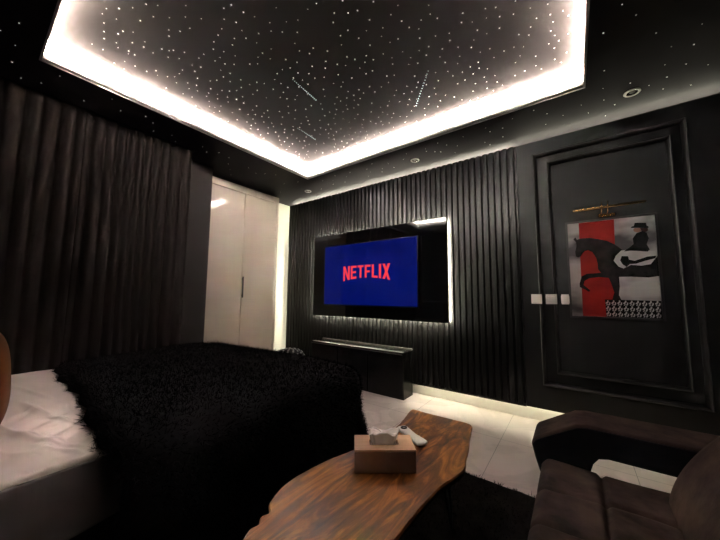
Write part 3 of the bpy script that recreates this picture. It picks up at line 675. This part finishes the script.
NEAR=[(-2279,376),(-2216,381),(-2252,438),(-2152,426),(-2079,474),(-1987,514),(-1939,558),(-2043,570),(-1968,632),(-1802,658),(-1881,689),(-1941,741),(-2016,713),(-2066,665),(-2116,685),(-2273,698),(-2363,674),(-2302,605),(-2358,616),(-2278,532),(-2324,490),(-2375,477),(-2381,557),(-2141,531),(-2351,399),(-2430,417),(-2498,432),(-2621,453),(-2624,395),(-2472,492),(-2513,511),(-2486,565),(-2519,572),(-2492,602),(-2616,640),(-2626,579),(-2709,538),(-2789,552),(-2721,600),(-2780,616),(-2605,712),(-2538,752),(-2584,777),(-2756,760),(-2535,830),(-2317,754),(-2247,734),(-2218,751),(-2172,805),(-2264,807),(-2363,870),(-2251,892),(-2217,940),(-2142,891),(-2076,895),(-1914,885),(-1698,840),(-1839,876),(-1936,968),(-1905,1036),(-1985,1075),(-2093,1105),(-2177,1153),(-2120,1045),(-2303,1054),(-2357,979),(-2536,993),(-2627,1057),(-2647,992),(-2411,1171),(-2373,1240),(-2287,1210),(-2229,1242),(-2562,1174),(-2628,1210),(-2602,1246),(-2538,1269),(-2430,1279),(-2336,1303),(-2544,1383),(-2612,1474),(-2816,405),(-2837,473),(-2760,427)]

def star_mesh(r):
    mb = MB(); mb.lathe((0, 0, 0), [(r, 0), (r*.8, -r*.45), (r*.35, -r*.7)], 8); mb.f.append(tuple(range(16, 24))); mb.mi.append(0); return mb
pts = [(x/1000, y/1000, ZU) for x, y in NEAR if CX0-.03 < x/1000 < CX1+.03 and CY0-.03 < y/1000 < CY1+.03]
k = 0; near = [(p[0], p[1]) for p in pts]; taken = list(near)
def in_near(x, y): return x < -1.80 and y < .95 and y < .95-.22*(x+2.8)*0
while k < 30000 and len(taken) < 810:
    k += 1; x, y = rng.uniform(CX0-.02, CX1+.02), rng.uniform(CY0-.02, CY1+.02)
    if x < -1.82 and y < .86: continue
    if all((x-a)**2+(y-b_)**2 > .056**2 for a, b_ in taken[-900:]): taken.append((x, y))
pts += [(x, y, ZU) for x, y in taken[len(near):]]
pts += [(x/1000, y/1000, H) for x, y in SOFFIT]
def seen(p):
    d = Vector(p)-Vector((0, 0, CZ)); z = d.dot(fw); 
    return z > .1 and abs(FPX*d.dot(r2)/z) < 361 and -271 < FPX*d.dot(u2)/z < 271
vis = sorted([p for p in pts if seen(p)], key=lambda p: (Vector(p)-Vector((0, 0, CZ))).length)
first = vis[:300]; rest = vis[300:]+[p for p in pts if not seen(p)]
sizes = [.0034, .0044, .0027]
sm = [star_mesh(r).build('star_light', M['star'], recalc=True, origin=(0, 0, 0)) for r in sizes]  # fibre-optic star points of the ceiling
used = [False]*3
for i, p in enumerate(first):
    q = i % 3 if i % 7 else 1
    o = sm[q] if not used[q] else sm[q].copy()
    if used[q]: COL.objects.link(o)
    used[q] = True
    o.location = p
    tag(o, 'tiny white star light dot among those set in the black ceiling', 'star light', 'star lights in the black ceiling')
mb = MB()
for i, p in enumerate(rest):
    r = (.0034, .0044, .0027)[i % 3]; q = star_mesh(r); mb.add([(a+p[0], b_+p[1], c+p[2]) for a, b_, c in q.v], q.f)
tag(mb.build('star_lights', M['star'], origin=(0, 0, H)), 'remaining tiny white star light dots farther off in the black ceiling', 'star lights', kind='stuff')
for (a, b_, n), lab in zip((((-1.744, 1.439), (-1.767, 1.722), 15), ((-2.232, 1.927), (-2.238, 2.18), 12), ((-.824, 1.99), (-1.077, 2.31), 14)),
        ('pale blue line of dots, the shooting star on the ceiling nearest its middle', 'faint line of dots, the shooting star on the ceiling nearest the curtains and wardrobe', 'slanted pale blue line of dots, the shooting star on the ceiling nearest the picture wall')):
    mb = MB()
    for i in range(n):
        t_ = i/(n-1); q = star_mesh(.0022+.0026*t_); mb.add([(x+a[0]+(b_[0]-a[0])*t_, y+a[1]+(b_[1]-a[1])*t_, z+ZU) for x, y, z in q.v], q.f)
    tag(mb.build('shooting_star_light', M['comet']), lab, 'star light', 'shooting star lines in the ceiling')

# ------------------------------------------------------------------ world and view
w = bpy.data.worlds.new('world'); sc.world = w; w.use_nodes = True
w.node_tree.nodes['Background'].inputs[0].default_value = (0, 0, 0, 1)
sc.view_settings.view_transform = 'Standard'; sc.view_settings.look = 'None'; sc.view_settings.gamma = 1; sc.view_settings.use_curve_mapping = False
sc.view_settings.exposure = 0.0
sc.cycles.sample_clamp_indirect = 0.0
sc.cycles.caustics_reflective = False; sc.cycles.caustics_refractive = False
